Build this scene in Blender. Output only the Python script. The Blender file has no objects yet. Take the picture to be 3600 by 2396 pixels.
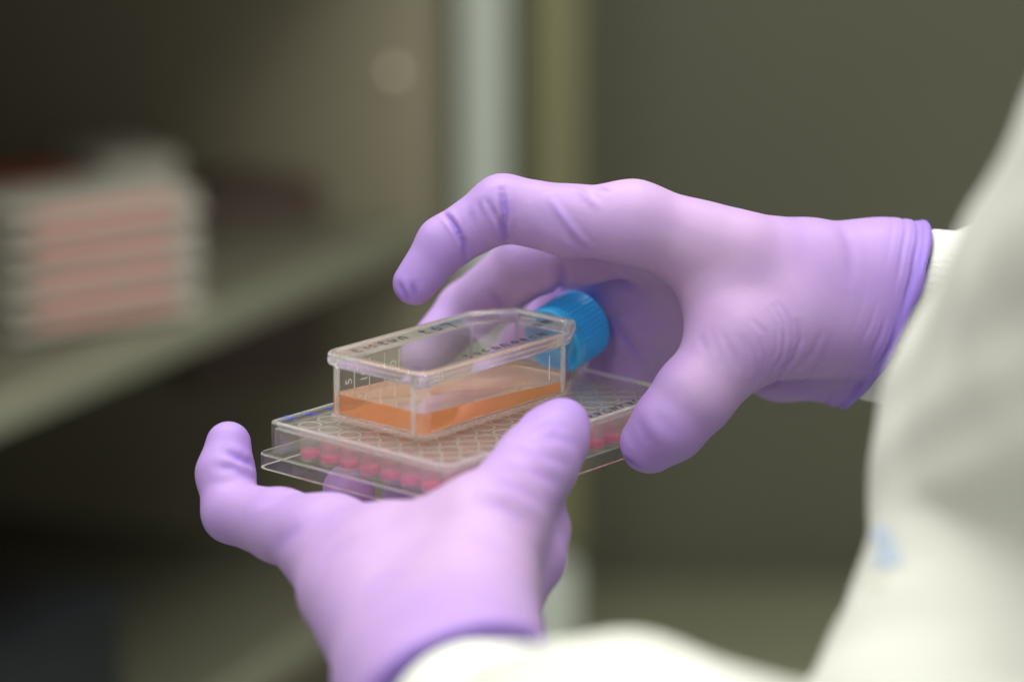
import bpy, bmesh, math, random
import numpy as np
from mathutils import Matrix, Vector
random.seed(4); rng = np.random.default_rng(7)
scene = bpy.context.scene
COL = scene.collection
MM = 0.001

# ------------------------------------------------------------------ camera
PITCH = math.radians(12.4)
FWD = np.array([0, math.cos(PITCH), -math.sin(PITCH)])
UPV = np.array([0, math.sin(PITCH), math.cos(PITCH)])
RGT = np.array([1.0, 0, 0])
SUBJ = 1.1                                    # metres to the plane of focus
CAM = np.array([0, 0, 1.15]) - SUBJ * FWD
FPX = 11620.0                                 # focal length in photograph pixels (36 mm = 3600 px)
cam_d = bpy.data.cameras.new("camera"); cam = bpy.data.objects.new("camera", cam_d); COL.objects.link(cam)
cam_d.sensor_width = 36.0; cam_d.lens = FPX / 100.0
cam.location = CAM; cam.rotation_euler = (math.pi / 2 - PITCH, 0, 0)
cam_d.clip_start = 0.05; cam_d.clip_end = 50
cam_d.dof.use_dof = True; cam_d.dof.focus_distance = SUBJ + 0.006; cam_d.dof.aperture_fstop = 3.7
cam_d.dof.aperture_blades = 0
scene.camera = cam

# ------------------------------------------------------------------ light
world = bpy.data.worlds.new("World"); scene.world = world; world.use_nodes = True
wb = world.node_tree.nodes["Background"]
wb.inputs[0].default_value = (0.95, 0.95, 0.87, 1); wb.inputs[1].default_value = 0.30
def area(name, loc, target, sx, sy, power, col):
    l = bpy.data.lights.new(name, 'AREA'); l.shape = 'RECTANGLE'; l.size = sx; l.size_y = sy
    l.energy = power; l.color = col
    o = bpy.data.objects.new(name, l); COL.objects.link(o)
    o.location = loc
    o.rotation_euler = (Vector(target) - Vector(loc)).to_track_quat('-Z', 'Y').to_euler()
    return o
area("ceiling_lamp", (-0.20, -0.25, 2.45), (-0.20, -0.24, 1.1), 2.4, 1.9, 19.0, (1.0, 0.985, 0.91))
for ty, tz, te in ((-0.40, 2.36, 6.5), (0.42, 2.20, 7.5)):  # rear tube is unseen, set there to backlight the clear plastic
    area("fluorescent_tube", (-0.15, ty, tz), (-0.15, ty + 0.001, 1.1), 1.4, 0.06, te, (1.0, 0.99, 0.94))
area("room_lamp", (-0.45, -1.5, 2.0), (0.05, 0, 1.1), 0.32, 0.26, 4.0, (1.0, 0.97, 0.90))  # unseen fill added at camera left, kept small for sharp highlights
scene.view_settings.view_transform = 'Standard'; scene.view_settings.look = 'None'
scene.view_settings.exposure = 0.53; scene.view_settings.gamma = 1.0
scene.view_settings.use_curve_mapping = False
scene.render.engine = 'CYCLES'
cy = scene.cycles
cy.use_denoising = True
try: cy.denoiser = 'OPENIMAGEDENOISE'; cy.denoising_prefilter = 'ACCURATE'
except Exception: pass
cy.max_bounces = 64; cy.transmission_bounces = 64; cy.transparent_max_bounces = 96
cy.diffuse_bounces = 4; cy.glossy_bounces = 64
cy.sample_clamp_indirect = 12.0; cy.caustics_refractive = True; cy.caustics_reflective = True
cy.blur_glossy = 0.1

# ------------------------------------------------------------------ coordinates
def camp(px, py, dd):
    """a point given by its photograph pixel and its distance (mm) behind the plane of focus, camera axes, mm"""
    z = SUBJ * 1000 + dd
    return np.array([(px - 1800) / FPX * z, (py - 1198) / FPX * z, z])
def c2w(P):
    P = np.asarray(P, float)
    return CAM + MM * (P[..., 0:1] * RGT - P[..., 1:2] * UPV + P[..., 2:3] * FWD)
def at(px, py, dd): return c2w(camp(px, py, dd))
# the well plate's pose (fitted): columns are its long axis u, short axis v, normal w, in camera axes
PR = np.array([[0.65211679, -0.75810012, 0.0052821], [-0.18697085, -0.16757645, -0.96796696], [0.73470102, 0.63023991, -0.25102204]])
PT = np.array([-20.25376, 55.02317, 1044.92269])
def plate_matrix():
    M = Matrix.Identity(4)
    o = c2w(PT)
    for k in range(3):
        a = PR[:, k]; w = a[0] * RGT - a[1] * UPV + a[2] * FWD
        for r in range(3): M[r][k] = w[r]
    for r in range(3): M[r][3] = o[r]
    return M
PM = plate_matrix()
def pcam(u, v, w): return PR @ np.array([u, v, w], float) + PT       # plate mm -> camera mm

# ------------------------------------------------------------------ object helpers
def link(o, parent=None):
    COL.objects.link(o)
    if parent is not None: o.parent = parent
    return o
def tag(o, label=None, cat=None, group=None, kind=None):
    if label: o["label"] = label
    if cat: o["category"] = cat
    if group: o["group"] = group
    if kind: o["kind"] = kind
    return o
def empty(name, M, label=None, cat=None, group=None):
    o = bpy.data.objects.new(name, None); o.empty_display_size = 0.01; COL.objects.link(o)
    o.matrix_world = M; return tag(o, label, cat, group)
def mesh_obj(name, verts, faces, mat, parent=None, smooth=False, origin=None):
    me = bpy.data.meshes.new(name)
    v = np.asarray(verts, float)
    if origin is not None: v = v - np.asarray(origin)
    me.from_pydata(v.tolist(), [], [list(map(int, f)) for f in faces] if not isinstance(faces, np.ndarray) else faces.tolist())
    me.update()
    if smooth: me.shade_smooth()
    if mat: me.materials.append(mat)
    o = bpy.data.objects.new(name, me)
    return link(o, parent)
def bm_obj(name, bm, mat, parent=None, smooth=False, sharp=None):
    me = bpy.data.meshes.new(name)
    bmesh.ops.recalc_face_normals(bm, faces=bm.faces[:])
    if smooth:
        for f in bm.faces: f.smooth = True
        if sharp is not None:
            for e in bm.edges:
                if len(e.link_faces) == 2 and e.calc_face_angle(0) > sharp: e.smooth = False
    bm.to_mesh(me); bm.free()
    if mat: me.materials.append(mat)
    return link(bpy.data.objects.new(name, me), parent)
def box_bm(bm, x0, x1, y0, y1, z0, z1, bev=0.0, seg=2):
    vs = [bm.verts.new((x, y, z)) for z in (z0, z1) for y in (y0, y1) for x in (x0, x1)]
    fs = [bm.faces.new([vs[i] for i in q]) for q in ((0,2,3,1),(4,5,7,6),(0,1,5,4),(2,6,7,3),(0,4,6,2),(1,3,7,5))]
    if bev > 0:
        es = list({e for f in fs for e in f.edges})
        bmesh.ops.bevel(bm, geom=es, offset=bev, segments=seg, affect='EDGES', profile=0.5)

# ------------------------------------------------------------------ materials
def new_mat(name):
    m = bpy.data.materials.new(name); m.use_nodes = True
    nt = m.node_tree; b = nt.nodes["Principled BSDF"]
    return m, nt, b
def N(nt, t, **kw):
    n = nt.nodes.new(t)
    for k, v in kw.items(): setattr(n, k, v)
    return n
def plain(name, col, rough=0.5, metal=0.0, noise=0.0, scale=20.0, bump=0.0, bscale=200.0, spec=0.5):
    m, nt, b = new_mat(name)
    b.inputs["Roughness"].default_value = rough; b.inputs["Metallic"].default_value = metal
    b.inputs["Specular IOR Level"].default_value = spec
    tc = N(nt, "ShaderNodeTexCoord")
    if noise > 0:
        t = N(nt, "ShaderNodeTexNoise"); t.inputs["Scale"].default_value = scale; t.inputs["Detail"].default_value = 5
        nt.links.new(tc.outputs["Object"], t.inputs["Vector"])
        r = N(nt, "ShaderNodeMix", data_type='RGBA')
        r.inputs[6].default_value = (*[c * (1 - noise) for c in col], 1)
        r.inputs[7].default_value = (*[min(1, c * (1 + noise)) for c in col], 1)
        nt.links.new(t.outputs["Fac"], r.inputs[0]); nt.links.new(r.outputs[2], b.inputs["Base Color"])
    else: b.inputs["Base Color"].default_value = (*col, 1)
    if bump > 0:
        t2 = N(nt, "ShaderNodeTexNoise"); t2.inputs["Scale"].default_value = bscale; t2.inputs["Detail"].default_value = 4
        nt.links.new(tc.outputs["Object"], t2.inputs["Vector"])
        bp = N(nt, "ShaderNodeBump"); bp.inputs["Strength"].default_value = bump; bp.inputs["Distance"].default_value = 0.0005
        nt.links.new(t2.outputs["Fac"], bp.inputs["Height"]); nt.links.new(bp.outputs["Normal"], b.inputs["Normal"])
    return m
def clear_plastic(name, tint=(0.998, 0.998, 0.994), ior=1.45, rough=0.03, bump=0.05, bscale=350, haze=0.0):
    m, nt, b = new_mat(name)
    b.inputs["Base Color"].default_value = (*tint, 1); b.inputs["IOR"].default_value = ior
    b.inputs["Transmission Weight"].default_value = 1.0; b.inputs["Roughness"].default_value = rough
    tc = N(nt, "ShaderNodeTexCoord")
    t = N(nt, "ShaderNodeTexNoise"); t.inputs["Scale"].default_value = bscale; t.inputs["Detail"].default_value = 3
    nt.links.new(tc.outputs["Object"], t.inputs["Vector"])
    bp = N(nt, "ShaderNodeBump"); bp.inputs["Strength"].default_value = bump; bp.inputs["Distance"].default_value = 0.0003
    nt.links.new(t.outputs["Fac"], bp.inputs["Height"]); nt.links.new(bp.outputs["Normal"], b.inputs["Normal"])
    if haze > 0:
        d = N(nt, "ShaderNodeBsdfDiffuse"); d.inputs[0].default_value = (0.95, 0.96, 0.94, 1)
        tr = N(nt, "ShaderNodeBsdfTranslucent"); tr.inputs[0].default_value = (0.95, 0.96, 0.94, 1)
        a = N(nt, "ShaderNodeAddShader"); mx = N(nt, "ShaderNodeMixShader"); mx.inputs[0].default_value = haze
        m2 = N(nt, "ShaderNodeMixShader"); m2.inputs[0].default_value = 0.5
        nt.links.new(d.outputs[0], m2.inputs[1]); nt.links.new(tr.outputs[0], m2.inputs[2])
        nt.links.new(b.outputs[0], mx.inputs[1]); nt.links.new(m2.outputs[0], mx.inputs[2])
        nt.links.new(mx.outputs[0], nt.nodes["Material Output"].inputs["Surface"])
    return m
def thin_plastic(name, haze=0.03, tint=(0.985, 0.985, 0.975), ior=1.5, rough=0.02, bump=0.03, bscale=300, mirror=1.0):
    """a thin clear wall: light passes straight through, the surface mirrors by Fresnel, a trace of haze"""
    m, nt, b = new_mat(name); nt.nodes.remove(b)
    tc = N(nt, "ShaderNodeTexCoord")
    t = N(nt, "ShaderNodeTexNoise"); t.inputs["Scale"].default_value = bscale; t.inputs["Detail"].default_value = 3
    nt.links.new(tc.outputs["Object"], t.inputs["Vector"])
    bp = N(nt, "ShaderNodeBump"); bp.inputs["Strength"].default_value = bump; bp.inputs["Distance"].default_value = 0.0003
    nt.links.new(t.outputs["Fac"], bp.inputs["Height"])
    fr = N(nt, "ShaderNodeLayerWeight"); fr.inputs["Blend"].default_value = 0.5 - 0.5 * (1.5 - ior); nt.links.new(bp.outputs["Normal"], fr.inputs["Normal"])
    # Schlick's curve from the facing term, alike from both sides of the wall
    f0 = ((ior - 1) / (ior + 1)) ** 2
    pw = N(nt, "ShaderNodeMath", operation='POWER'); pw.inputs[1].default_value = 5.0; nt.links.new(fr.outputs["Facing"], pw.inputs[0])
    ma = N(nt, "ShaderNodeMath", operation='MULTIPLY_ADD'); ma.inputs[1].default_value = (1 - f0) * mirror; ma.inputs[2].default_value = f0
    nt.links.new(pw.outputs[0], ma.inputs[0])
    tr = N(nt, "ShaderNodeBsdfTransparent"); tr.inputs[0].default_value = (*tint, 1)
    gl = N(nt, "ShaderNodeBsdfGlossy"); gl.inputs["Roughness"].default_value = rough; nt.links.new(bp.outputs["Normal"], gl.inputs["Normal"])
    mx = N(nt, "ShaderNodeMixShader"); nt.links.new(ma.outputs[0], mx.inputs[0]); nt.links.new(tr.outputs[0], mx.inputs[1]); nt.links.new(gl.outputs[0], mx.inputs[2])
    d = N(nt, "ShaderNodeBsdfDiffuse"); d.inputs[0].default_value = (0.86, 0.86, 0.83, 1)
    tl = N(nt, "ShaderNodeBsdfTranslucent"); tl.inputs[0].default_value = (0.86, 0.86, 0.83, 1)
    m2 = N(nt, "ShaderNodeMixShader"); m2.inputs[0].default_value = 0.5; nt.links.new(d.outputs[0], m2.inputs[1]); nt.links.new(tl.outputs[0], m2.inputs[2])
    m3 = N(nt, "ShaderNodeMixShader"); m3.inputs[0].default_value = haze; nt.links.new(mx.outputs[0], m3.inputs[1]); nt.links.new(m2.outputs[0], m3.inputs[2])
    nt.links.new(m3.outputs[0], nt.nodes["Material Output"].inputs["Surface"])
    return m
def liquid(name, tint, body, mix, ior=1.33, body2=None):
    """a slightly cloudy coloured liquid: tinted refraction, plus light scattered from just inside; body2 where it is shallower"""
    m = clear_plastic(name, tint, ior, 0.01, 0.02, 200, mix); nt = m.node_tree
    for n in list(nt.nodes):
        if n.bl_idname in ("ShaderNodeBsdfDiffuse", "ShaderNodeBsdfTranslucent"):
            n.inputs[0].default_value = (*body, 1)
            if body2:
                tc = N(nt, "ShaderNodeTexCoord"); sp = N(nt, "ShaderNodeSeparateXYZ"); nt.links.new(tc.outputs["Object"], sp.inputs[0])
                mr = N(nt, "ShaderNodeMapRange"); mr.inputs[1].default_value = 0.01; mr.inputs[2].default_value = 0.08; nt.links.new(sp.outputs[0], mr.inputs[0])
                mc = N(nt, "ShaderNodeMix", data_type='RGBA'); mc.inputs[6].default_value = (*body, 1); mc.inputs[7].default_value = (*body2, 1)
                nt.links.new(mr.outputs[0], mc.inputs[0]); nt.links.new(mc.outputs[2], n.inputs[0])
    return m
def glove_mat():
    m, nt, b = new_mat("purple_nitrile")
    at_ = N(nt, "ShaderNodeAttribute"); at_.attribute_name = "slack"       # 0 stretched thin over the skin, 1 loose
    tc = N(nt, "ShaderNodeTexCoord")
    t = N(nt, "ShaderNodeTexNoise"); t.inputs["Scale"].default_value = 45; t.inputs["Detail"].default_value = 4
    nt.links.new(tc.outputs["Object"], t.inputs["Vector"])
    ma = N(nt, "ShaderNodeMath", operation='MULTIPLY_ADD'); ma.inputs[1].default_value = 0.5; ma.inputs[2].default_value = -0.25
    nt.links.new(t.outputs["Fac"], ma.inputs[0])
    ad = N(nt, "ShaderNodeMath", operation='ADD', use_clamp=True)
    nt.links.new(at_.outputs["Fac"], ad.inputs[0]); nt.links.new(ma.outputs[0], ad.inputs[1])
    r = N(nt, "ShaderNodeValToRGB"); e = r.color_ramp.elements
    e[0].position = 0.0; e[0].color = (0.41, 0.275, 0.475, 1)
    e[1].position = 1.0; e[1].color = (0.235, 0.145, 0.55, 1)
    e2 = e.new(0.45); e2.color = (0.335, 0.21, 0.50, 1)
    nt.links.new(ad.outputs[0], r.inputs[0]); nt.links.new(r.outputs[0], b.inputs["Base Color"])
    b.inputs["Roughness"].default_value = 0.5; b.inputs["Specular IOR Level"].default_value = 0.32
    b.inputs["Subsurface Weight"].default_value = 0.03
    b.inputs["Subsurface Radius"].default_value = (1.0, 0.5, 0.7); b.inputs["Subsurface Scale"].default_value = 0.003
    b.inputs["Sheen Weight"].default_value = 0.04; b.inputs["Sheen Roughness"].default_value = 0.5
    t2 = N(nt, "ShaderNodeTexNoise"); t2.inputs["Scale"].default_value = 1400; t2.inputs["Detail"].default_value = 3
    nt.links.new(tc.outputs["Object"], t2.inputs["Vector"])
    t3 = N(nt, "ShaderNodeTexNoise"); t3.inputs["Scale"].default_value = 170; t3.inputs["Detail"].default_value = 2
    nt.links.new(tc.outputs["Object"], t3.inputs["Vector"])
    sm = N(nt, "ShaderNodeMath", operation='MULTIPLY_ADD'); sm.inputs[1].default_value = 0.25
    nt.links.new(t2.outputs["Fac"], sm.inputs[0]); nt.links.new(t3.outputs["Fac"], sm.inputs[2])
    bp = N(nt, "ShaderNodeBump"); bp.inputs["Strength"].default_value = 0.2; bp.inputs["Distance"].default_value = 0.0006
    nt.links.new(sm.outputs[0], bp.inputs["Height"]); nt.links.new(bp.outputs["Normal"], b.inputs["Normal"])
    return m
MAT = {}
MAT['glove'] = glove_mat()
MAT['clear'] = thin_plastic("clear_polystyrene", 0.02, mirror=0.8)
MAT['deck'] = thin_plastic("deck_polystyrene", 0.05, mirror=0.5)
MAT['lid'] = thin_plastic("lid_polystyrene", 0.03, mirror=0.6)
MAT['flask'] = thin_plastic("flask_polystyrene", 0.025)
MAT['flask_bend'] = clear_plastic("flask_corner_polystyrene", bump=0.04, haze=0.08)
MAT['rim'] = clear_plastic("moulded_rim_polystyrene", bump=0.06, rough=0.03, haze=0.2)  # whitish haze painted in for the bright highlights along the edges
MAT['well'] = thin_plastic("well_polystyrene", 0.06, rough=0.06)
MAT['ring'] = thin_plastic("well_rim_polystyrene", 0.4, rough=0.08)  # stronger haze paints the bright lines of the well rims
MAT['emboss'] = clear_plastic("frosted_moulding", rough=0.3, haze=0.35)
MAT['orange'] = liquid("orange_medium", (1.0, 0.58, 0.26), (1.0, 0.39, 0.13), 0.29, 1.33, (1.0, 0.48, 0.18))
MAT['orange_top'] = liquid("orange_medium_surface", (1.0, 0.98, 0.96), (0.93, 0.86, 0.83), 0.16)  # pale haze stands in for reflection on the liquid's top and waterline
MAT['pink'] = liquid("pink_medium", (1.0, 0.50, 0.66), (1.0, 0.20, 0.45), 0.42)
MAT['cap'] = plain("blue_polypropylene", (0.05, 0.50, 1.0), 0.34, noise=0.04, scale=60)
def ink(name, col, cover):
    m = plain(name, col, 0.45, noise=0.3, scale=900); nt = m.node_tree
    t = N(nt, "ShaderNodeTexNoise"); t.inputs["Scale"].default_value = 1100; tc = N(nt, "ShaderNodeTexCoord"); nt.links.new(tc.outputs["Object"], t.inputs["Vector"])
    mr = N(nt, "ShaderNodeMapRange"); mr.inputs[1].default_value = 0.3; mr.inputs[2].default_value = 0.7; mr.inputs[3].default_value = cover - 0.25; mr.inputs[4].default_value = cover + 0.2
    nt.links.new(t.outputs["Fac"], mr.inputs[0]); nt.links.new(mr.outputs[0], nt.nodes["Principled BSDF"].inputs["Alpha"]); return m
MAT['ink'] = ink("black_marker_ink", (0.035, 0.033, 0.035), 0.5)
MAT['blue_ink'] = ink("blue_marker_ink", (0.01, 0.03, 0.50), 0.75)
MAT['skin'] = plain("skin", (0.62, 0.33, 0.20), 0.5, noise=0.1, scale=200)

# ------------------------------------------------------------------ setting (far behind, out of focus)
# metal and wall tones
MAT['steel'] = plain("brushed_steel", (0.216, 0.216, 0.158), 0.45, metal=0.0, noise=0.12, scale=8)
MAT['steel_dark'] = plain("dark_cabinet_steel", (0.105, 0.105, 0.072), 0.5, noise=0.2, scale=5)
MAT['post'] = plain("pale_green_enamel", (0.66, 0.73, 0.65), 0.4, noise=0.06, scale=6)
MAT['strip'] = plain("khaki_gasket", (0.234, 0.225, 0.116), 0.6, noise=0.1, scale=6)
MAT['wall'] = plain("olive_wall", (0.112, 0.115, 0.076), 0.6, noise=0.18, scale=2.2)
MAT['panel'] = plain("grey_green_panel", (0.216, 0.198, 0.134), 0.5, noise=0.15, scale=6)
MAT['pinkdish'] = plain("pink_medium_layer", (0.58, 0.22, 0.19), 0.5, noise=0.12, scale=30)
MAT['dish'] = plain("frosted_plate_wall", (0.389, 0.367, 0.315), 0.4, noise=0.1, scale=20)
MAT['red'] = plain("red_label", (0.431, 0.075, 0.044), 0.6, noise=0.15, scale=20)
MAT['navy'] = plain("navy_plastic", (0.004, 0.008, 0.011), 0.5, noise=0.2, scale=12)
MAT['brown'] = plain("brown_card", (0.055, 0.034, 0.024), 0.7, noise=0.2, scale=14)
MAT['bench'] = plain("olive_bench", (0.24, 0.245, 0.16), 0.5, noise=0.12, scale=5)

def frame(px, py, dd, yaw):
    """a matrix standing upright at a point, its x axis turned yaw degrees from the picture's right towards the back"""
    M = Matrix.Rotation(math.radians(yaw), 4, 'Z'); M.translation = Vector(at(px, py, dd)); return M
def part_box(name, mat, parent, x0, x1, y0, y1, z0, z1, bev=0.002):
    bm = bmesh.new(); box_bm(bm, x0, x1, y0, y1, z0, z1, bev); return bm_obj(name, bm, mat, parent, True, 0.6)

# back wall of the laboratory
wl = at(1800, 1198, 1900)
bm = bmesh.new(); box_bm(bm, -2.2, 2.2, 0, 0.05, -1.6, 1.6)
wall = bm_obj("wall", bm, MAT['wall']); wall.location = wl; tag(wall, kind="structure")

# open steel incubator: two shelves running back into the picture, a door post and its gasket
inc = empty("incubator", frame(0, 1405, 600, 68), "dark steel incubator with open shelves behind the purple hands", "incubator")
YI = 68.0
# local x runs along the shelf edge (back into the picture), local y towards the left
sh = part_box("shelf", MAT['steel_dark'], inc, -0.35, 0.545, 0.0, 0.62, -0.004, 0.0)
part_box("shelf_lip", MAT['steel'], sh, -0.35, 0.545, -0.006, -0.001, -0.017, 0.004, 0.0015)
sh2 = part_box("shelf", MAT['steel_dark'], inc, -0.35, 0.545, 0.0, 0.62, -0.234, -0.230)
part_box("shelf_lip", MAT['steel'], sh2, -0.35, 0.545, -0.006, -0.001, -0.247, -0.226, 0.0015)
sh3 = part_box("shelf", MAT['steel_dark'], inc, -0.35, 0.545, 0.0, 0.62, 0.262, 0.266)  # unseen upper shelf, added to shade the inside of the cabinet
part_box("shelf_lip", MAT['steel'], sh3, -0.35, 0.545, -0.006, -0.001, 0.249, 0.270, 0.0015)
part_box("back_panel", MAT['panel'], inc, -0.40, 0.56, 0.63, 0.66, -0.75, 0.75)
part_box("end_panel", MAT['panel'], inc, 0.55, 0.575, 0.0, 0.625, -0.75, 0.75)
part_box("floor_panel", MAT['panel'], inc, -0.40, 0.56, 0.0, 0.62, -0.52, -0.50)
pz = empty("door_post", frame(1700, 700, 1450, 8), "pale green enamelled door post standing behind the raised hand", "post")
part_box("post_body", MAT['post'], pz, -0.017, 0.017, 0, 0.05, -0.75, 0.55, 0.004)
part_box("gasket", MAT['strip'], pz, 0.040, 0.077, 0.012, 0.05, -0.29, 0.65, 0.006)
part_box("hinge_block", MAT['post'], pz, 0.038, 0.074, 0.010, 0.05, -0.85, -0.297, 0.006)
part_box("jamb", MAT['panel'], pz, -0.072, -0.024, 0.006, 0.05, -0.75, 0.55, 0.004)
# glowing bead added for a fitting's highlight, which the lens spreads into a disc
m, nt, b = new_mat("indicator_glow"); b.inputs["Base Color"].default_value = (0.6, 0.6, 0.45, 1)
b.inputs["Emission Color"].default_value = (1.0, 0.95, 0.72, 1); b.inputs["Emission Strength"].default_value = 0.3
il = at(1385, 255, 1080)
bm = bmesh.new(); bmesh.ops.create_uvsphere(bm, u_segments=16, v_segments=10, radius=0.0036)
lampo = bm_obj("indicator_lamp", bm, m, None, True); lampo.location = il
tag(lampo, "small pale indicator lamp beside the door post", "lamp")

# stack of five culture plates on the upper shelf, the lowest standing on the shelf
def far_plate(M, k, label):
    r = empty("culture_plate", M, label, "plate", "stacked culture plates on the shelf")
    bm = bmesh.new(); box_bm(bm, -0.127, 0, 0, 0.085, 0.0005, 0.0055, 0.0015); bm_obj("base", bm, MAT['dish'], r, True, 0.6)
    bm = bmesh.new(); box_bm(bm, -0.108, -0.018, 0.002, 0.083, 0.0056, 0.0105, 0.0008); bm_obj("medium", bm, MAT['pinkdish'], r, True, 0.6)
    bm = bmesh.new(); box_bm(bm, -0.017, -0.002, 0.002, 0.083, 0.0056, 0.0105, 0.0008); bm_obj("end_wall", bm, MAT['dish'], r, True, 0.6)
    bm = bmesh.new(); box_bm(bm, -0.125, -0.002, 0.002, 0.083, 0.0107, 0.0138, 0.0014); bm_obj("lid", bm, MAT['dish'], r, True, 0.6)
lab = ["lowest pink culture plate in the blurred stack on the shelf", "second lowest pink culture plate in the blurred stack",
       "middle pink culture plate of the five in the blurred stack", "second highest pink culture plate in the blurred stack",
       "topmost culture plate with a pale lid in the blurred stack"]
corner = at(722, 1098, 800)
for k in range(5):
    M = Matrix.Rotation(math.radians(39 + [0, .5, -.6, .4, 0][k]), 4, 'Z')
    M.translation = Vector(corner) + Vector((-0.001 * (k % 2), 0, 0.0145 * k)); far_plate(M, k, lab[k])
# things further back on the shelf
r = empty("specimen_box", frame(640, 690, 1010, 30), "pale box with a dark red label behind the plate stack", "box")
part_box("carton", MAT['dish'], r, -0.055, 0.0, 0, 0.08, -0.10, 0.028, 0.004)
part_box("red_side", MAT['red'], r, -0.26, -0.056, 0.0, 0.08, -0.10, 0.016, 0.003)
r = empty("brown_carton", frame(960, 830, 1080, 20), "low brown carton on the shelf right of the plate stack", "carton")
part_box("carton_body", MAT['brown'], r, -0.06, 0.035, 0, 0.08, -0.10, 0.03, 0.003)
part_box("carton_flap", MAT['brown'], r, -0.06, 0.035, 0.004, 0.078, 0.0301, 0.033, 0.001)
r = empty("storage_tray", frame(300, 2330, 700, 60), "dark navy tray on the lower shelf at bottom left", "tray")
part_box("tray_body", MAT['navy'], r, -0.20, 0.05, 0.01, 0.30, -0.10, 0.018, 0.006)
part_box("tray_rim", MAT['navy'], r, -0.205, 0.055, 0.005, 0.305, 0.0185, 0.024, 0.002)
# bench along the wall at lower right
bn = empty("bench", frame(2750, 2330, 1650, 0), "olive bench top against the wall below the sleeve", "bench")
part_box("bench_top", MAT['bench'], bn, -0.25, 0.7, -0.20, 0.24, -0.03, 0.0, 0.004)
part_box("bench_front", MAT['bench'], bn, -0.25, 0.7, -0.18, 0.24, -0.6, -0.031, 0.004)
# ------------------------------------------------------------------ outlines and lofted mouldings
def rounded(poly, r, seg=5):
    """convex ccw polygon with every corner rounded to radius r (list) -> points, the same count for any r"""
    n = len(poly); out = []
    for i in range(n):
        p0, p1, p2 = (np.array(poly[j % n], float) for j in (i - 1, i, i + 1))
        a = (p0 - p1) / np.linalg.norm(p0 - p1); b = (p2 - p1) / np.linalg.norm(p2 - p1)
        th = math.acos(np.clip(a @ b, -1, 1)); rr = max(r[i] if hasattr(r, '__len__') else r, 0.02)
        d = rr / math.tan(th / 2); c = p1 + (a + b) / np.linalg.norm(a + b) * rr / math.sin(th / 2)
        s = p1 + a * d; e = p1 + b * d
        a0 = math.atan2(*(s - c)[::-1]); a1 = math.atan2(*(e - c)[::-1])
        while a1 < a0: a1 += 2 * math.pi
        if a1 - a0 > math.pi: a1 -= 2 * math.pi
        for k in range(seg + 1):
            t = a0 + (a1 - a0) * k / seg; out.append(c + rr * np.array([math.cos(t), math.sin(t)]))
    return np.array(out)
def inset(poly, d):
    n = len(poly); res = []
    for i in range(n):
        p0, p1, p2 = (np.array(poly[j % n], float) for j in (i - 1, i, i + 1))
        e0 = (p1 - p0) / np.linalg.norm(p1 - p0); e1 = (p2 - p1) / np.linalg.norm(p2 - p1)
        n0 = np.array([-e0[1], e0[0]]); n1 = np.array([-e1[1], e1[0]])
        k = 1 + n0 @ n1
        res.append(p1 + (n0 + n1) * d / k)
    return res
def loft(poly, r, prof, seg=5, close=False):
    """rings (inset mm, z mm) -> verts, faces in metres; open ends are capped, or the rings close on themselves"""
    vs, fs = [], []
    rings = []
    for d, z in prof:
        rr = [max(x - d, 0.15) for x in (r if hasattr(r, '__len__') else [r] * len(poly))]
        p = rounded(inset(poly, d), rr, seg)
        rings.append(range(len(vs), len(vs) + len(p)))
        vs += [(a * MM, b * MM, z * MM) for a, b in p]
    m = len(rings[0])
    for a, b in list(zip(rings, rings[1:])) + ([(rings[-1], rings[0])] if close else []):
        for i in range(m): fs.append((a[i], a[(i + 1) % m], b[(i + 1) % m], b[i]))
    if not close: fs.append(tuple(reversed(rings[0]))); fs.append(tuple(rings[-1]))
    return vs, fs
def loft_obj(name, poly, r, prof, mat, parent, seg=5, close=False):
    v, f = loft(poly, r, prof, seg, close)
    bm = bmesh.new(); bv = [bm.verts.new(x) for x in v]
    for q in f: bm.faces.new([bv[i] for i in q])
    return bm_obj(name, bm, mat, parent, True, 0.55)
def rect(x0, x1, y0, y1): return [(x0, y0), (x1, y0), (x1, y1), (x0, y1)]
def stroke(name, pts, w, mat, parent, h=0.12, up=None):
    """a pen stroke: a thin raised ribbon through local points (mm), lying in the local xy plane at their z"""
    P = np.array(pts, float)
    # smooth resample
    t = np.linspace(0, len(P) - 1, max(8, 6 * (len(P) - 1)) + 1); Q = []
    for x in t:
        i = int(min(max(math.floor(x), 0), len(P) - 2)); s = x - i
        p0, p1, p2, p3 = P[max(i-1, 0)], P[i], P[i+1], P[min(i+2, len(P)-1)]
        Q.append(0.5 * ((2*p1) + (-p0+p2)*s + (2*p0-5*p1+4*p2-p3)*s*s + (-p0+3*p1-3*p2+p3)*s**3))
    Q = np.array(Q); T = np.gradient(Q, axis=0); T /= np.linalg.norm(T, axis=1)[:, None] + 1e-9
    S = np.stack([-T[:, 1], T[:, 0], 0 * T[:, 0]], 1)
    vs, fs = [], []
    for i, (q, s) in enumerate(zip(Q, S)):
        ww = w * 0.5 * (0.75 + 0.5 * random.random()) * (0.6 if i in (0, len(Q) - 1) else 1)
        vs += [q - s * ww, q + s * ww, q + s * ww * .8 + (0, 0, h), q - s * ww * .8 + (0, 0, h)]
    for i in range(len(Q) - 1):
        a, b = 4 * i, 4 * i + 4
        for k in range(4): fs.append((a + k, a + (k + 1) % 4, b + (k + 1) % 4, b + k))
    fs += [(3, 2, 1, 0), tuple(4 * (len(Q) - 1) + k for k in range(4))]
    bm = bmesh.new(); bv = [bm.verts.new(Vector(x) * MM) for x in vs]
    for q in fs: bm.faces.new([bv[i] for i in q])
    return bm_obj(name, bm, mat, parent)

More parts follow.
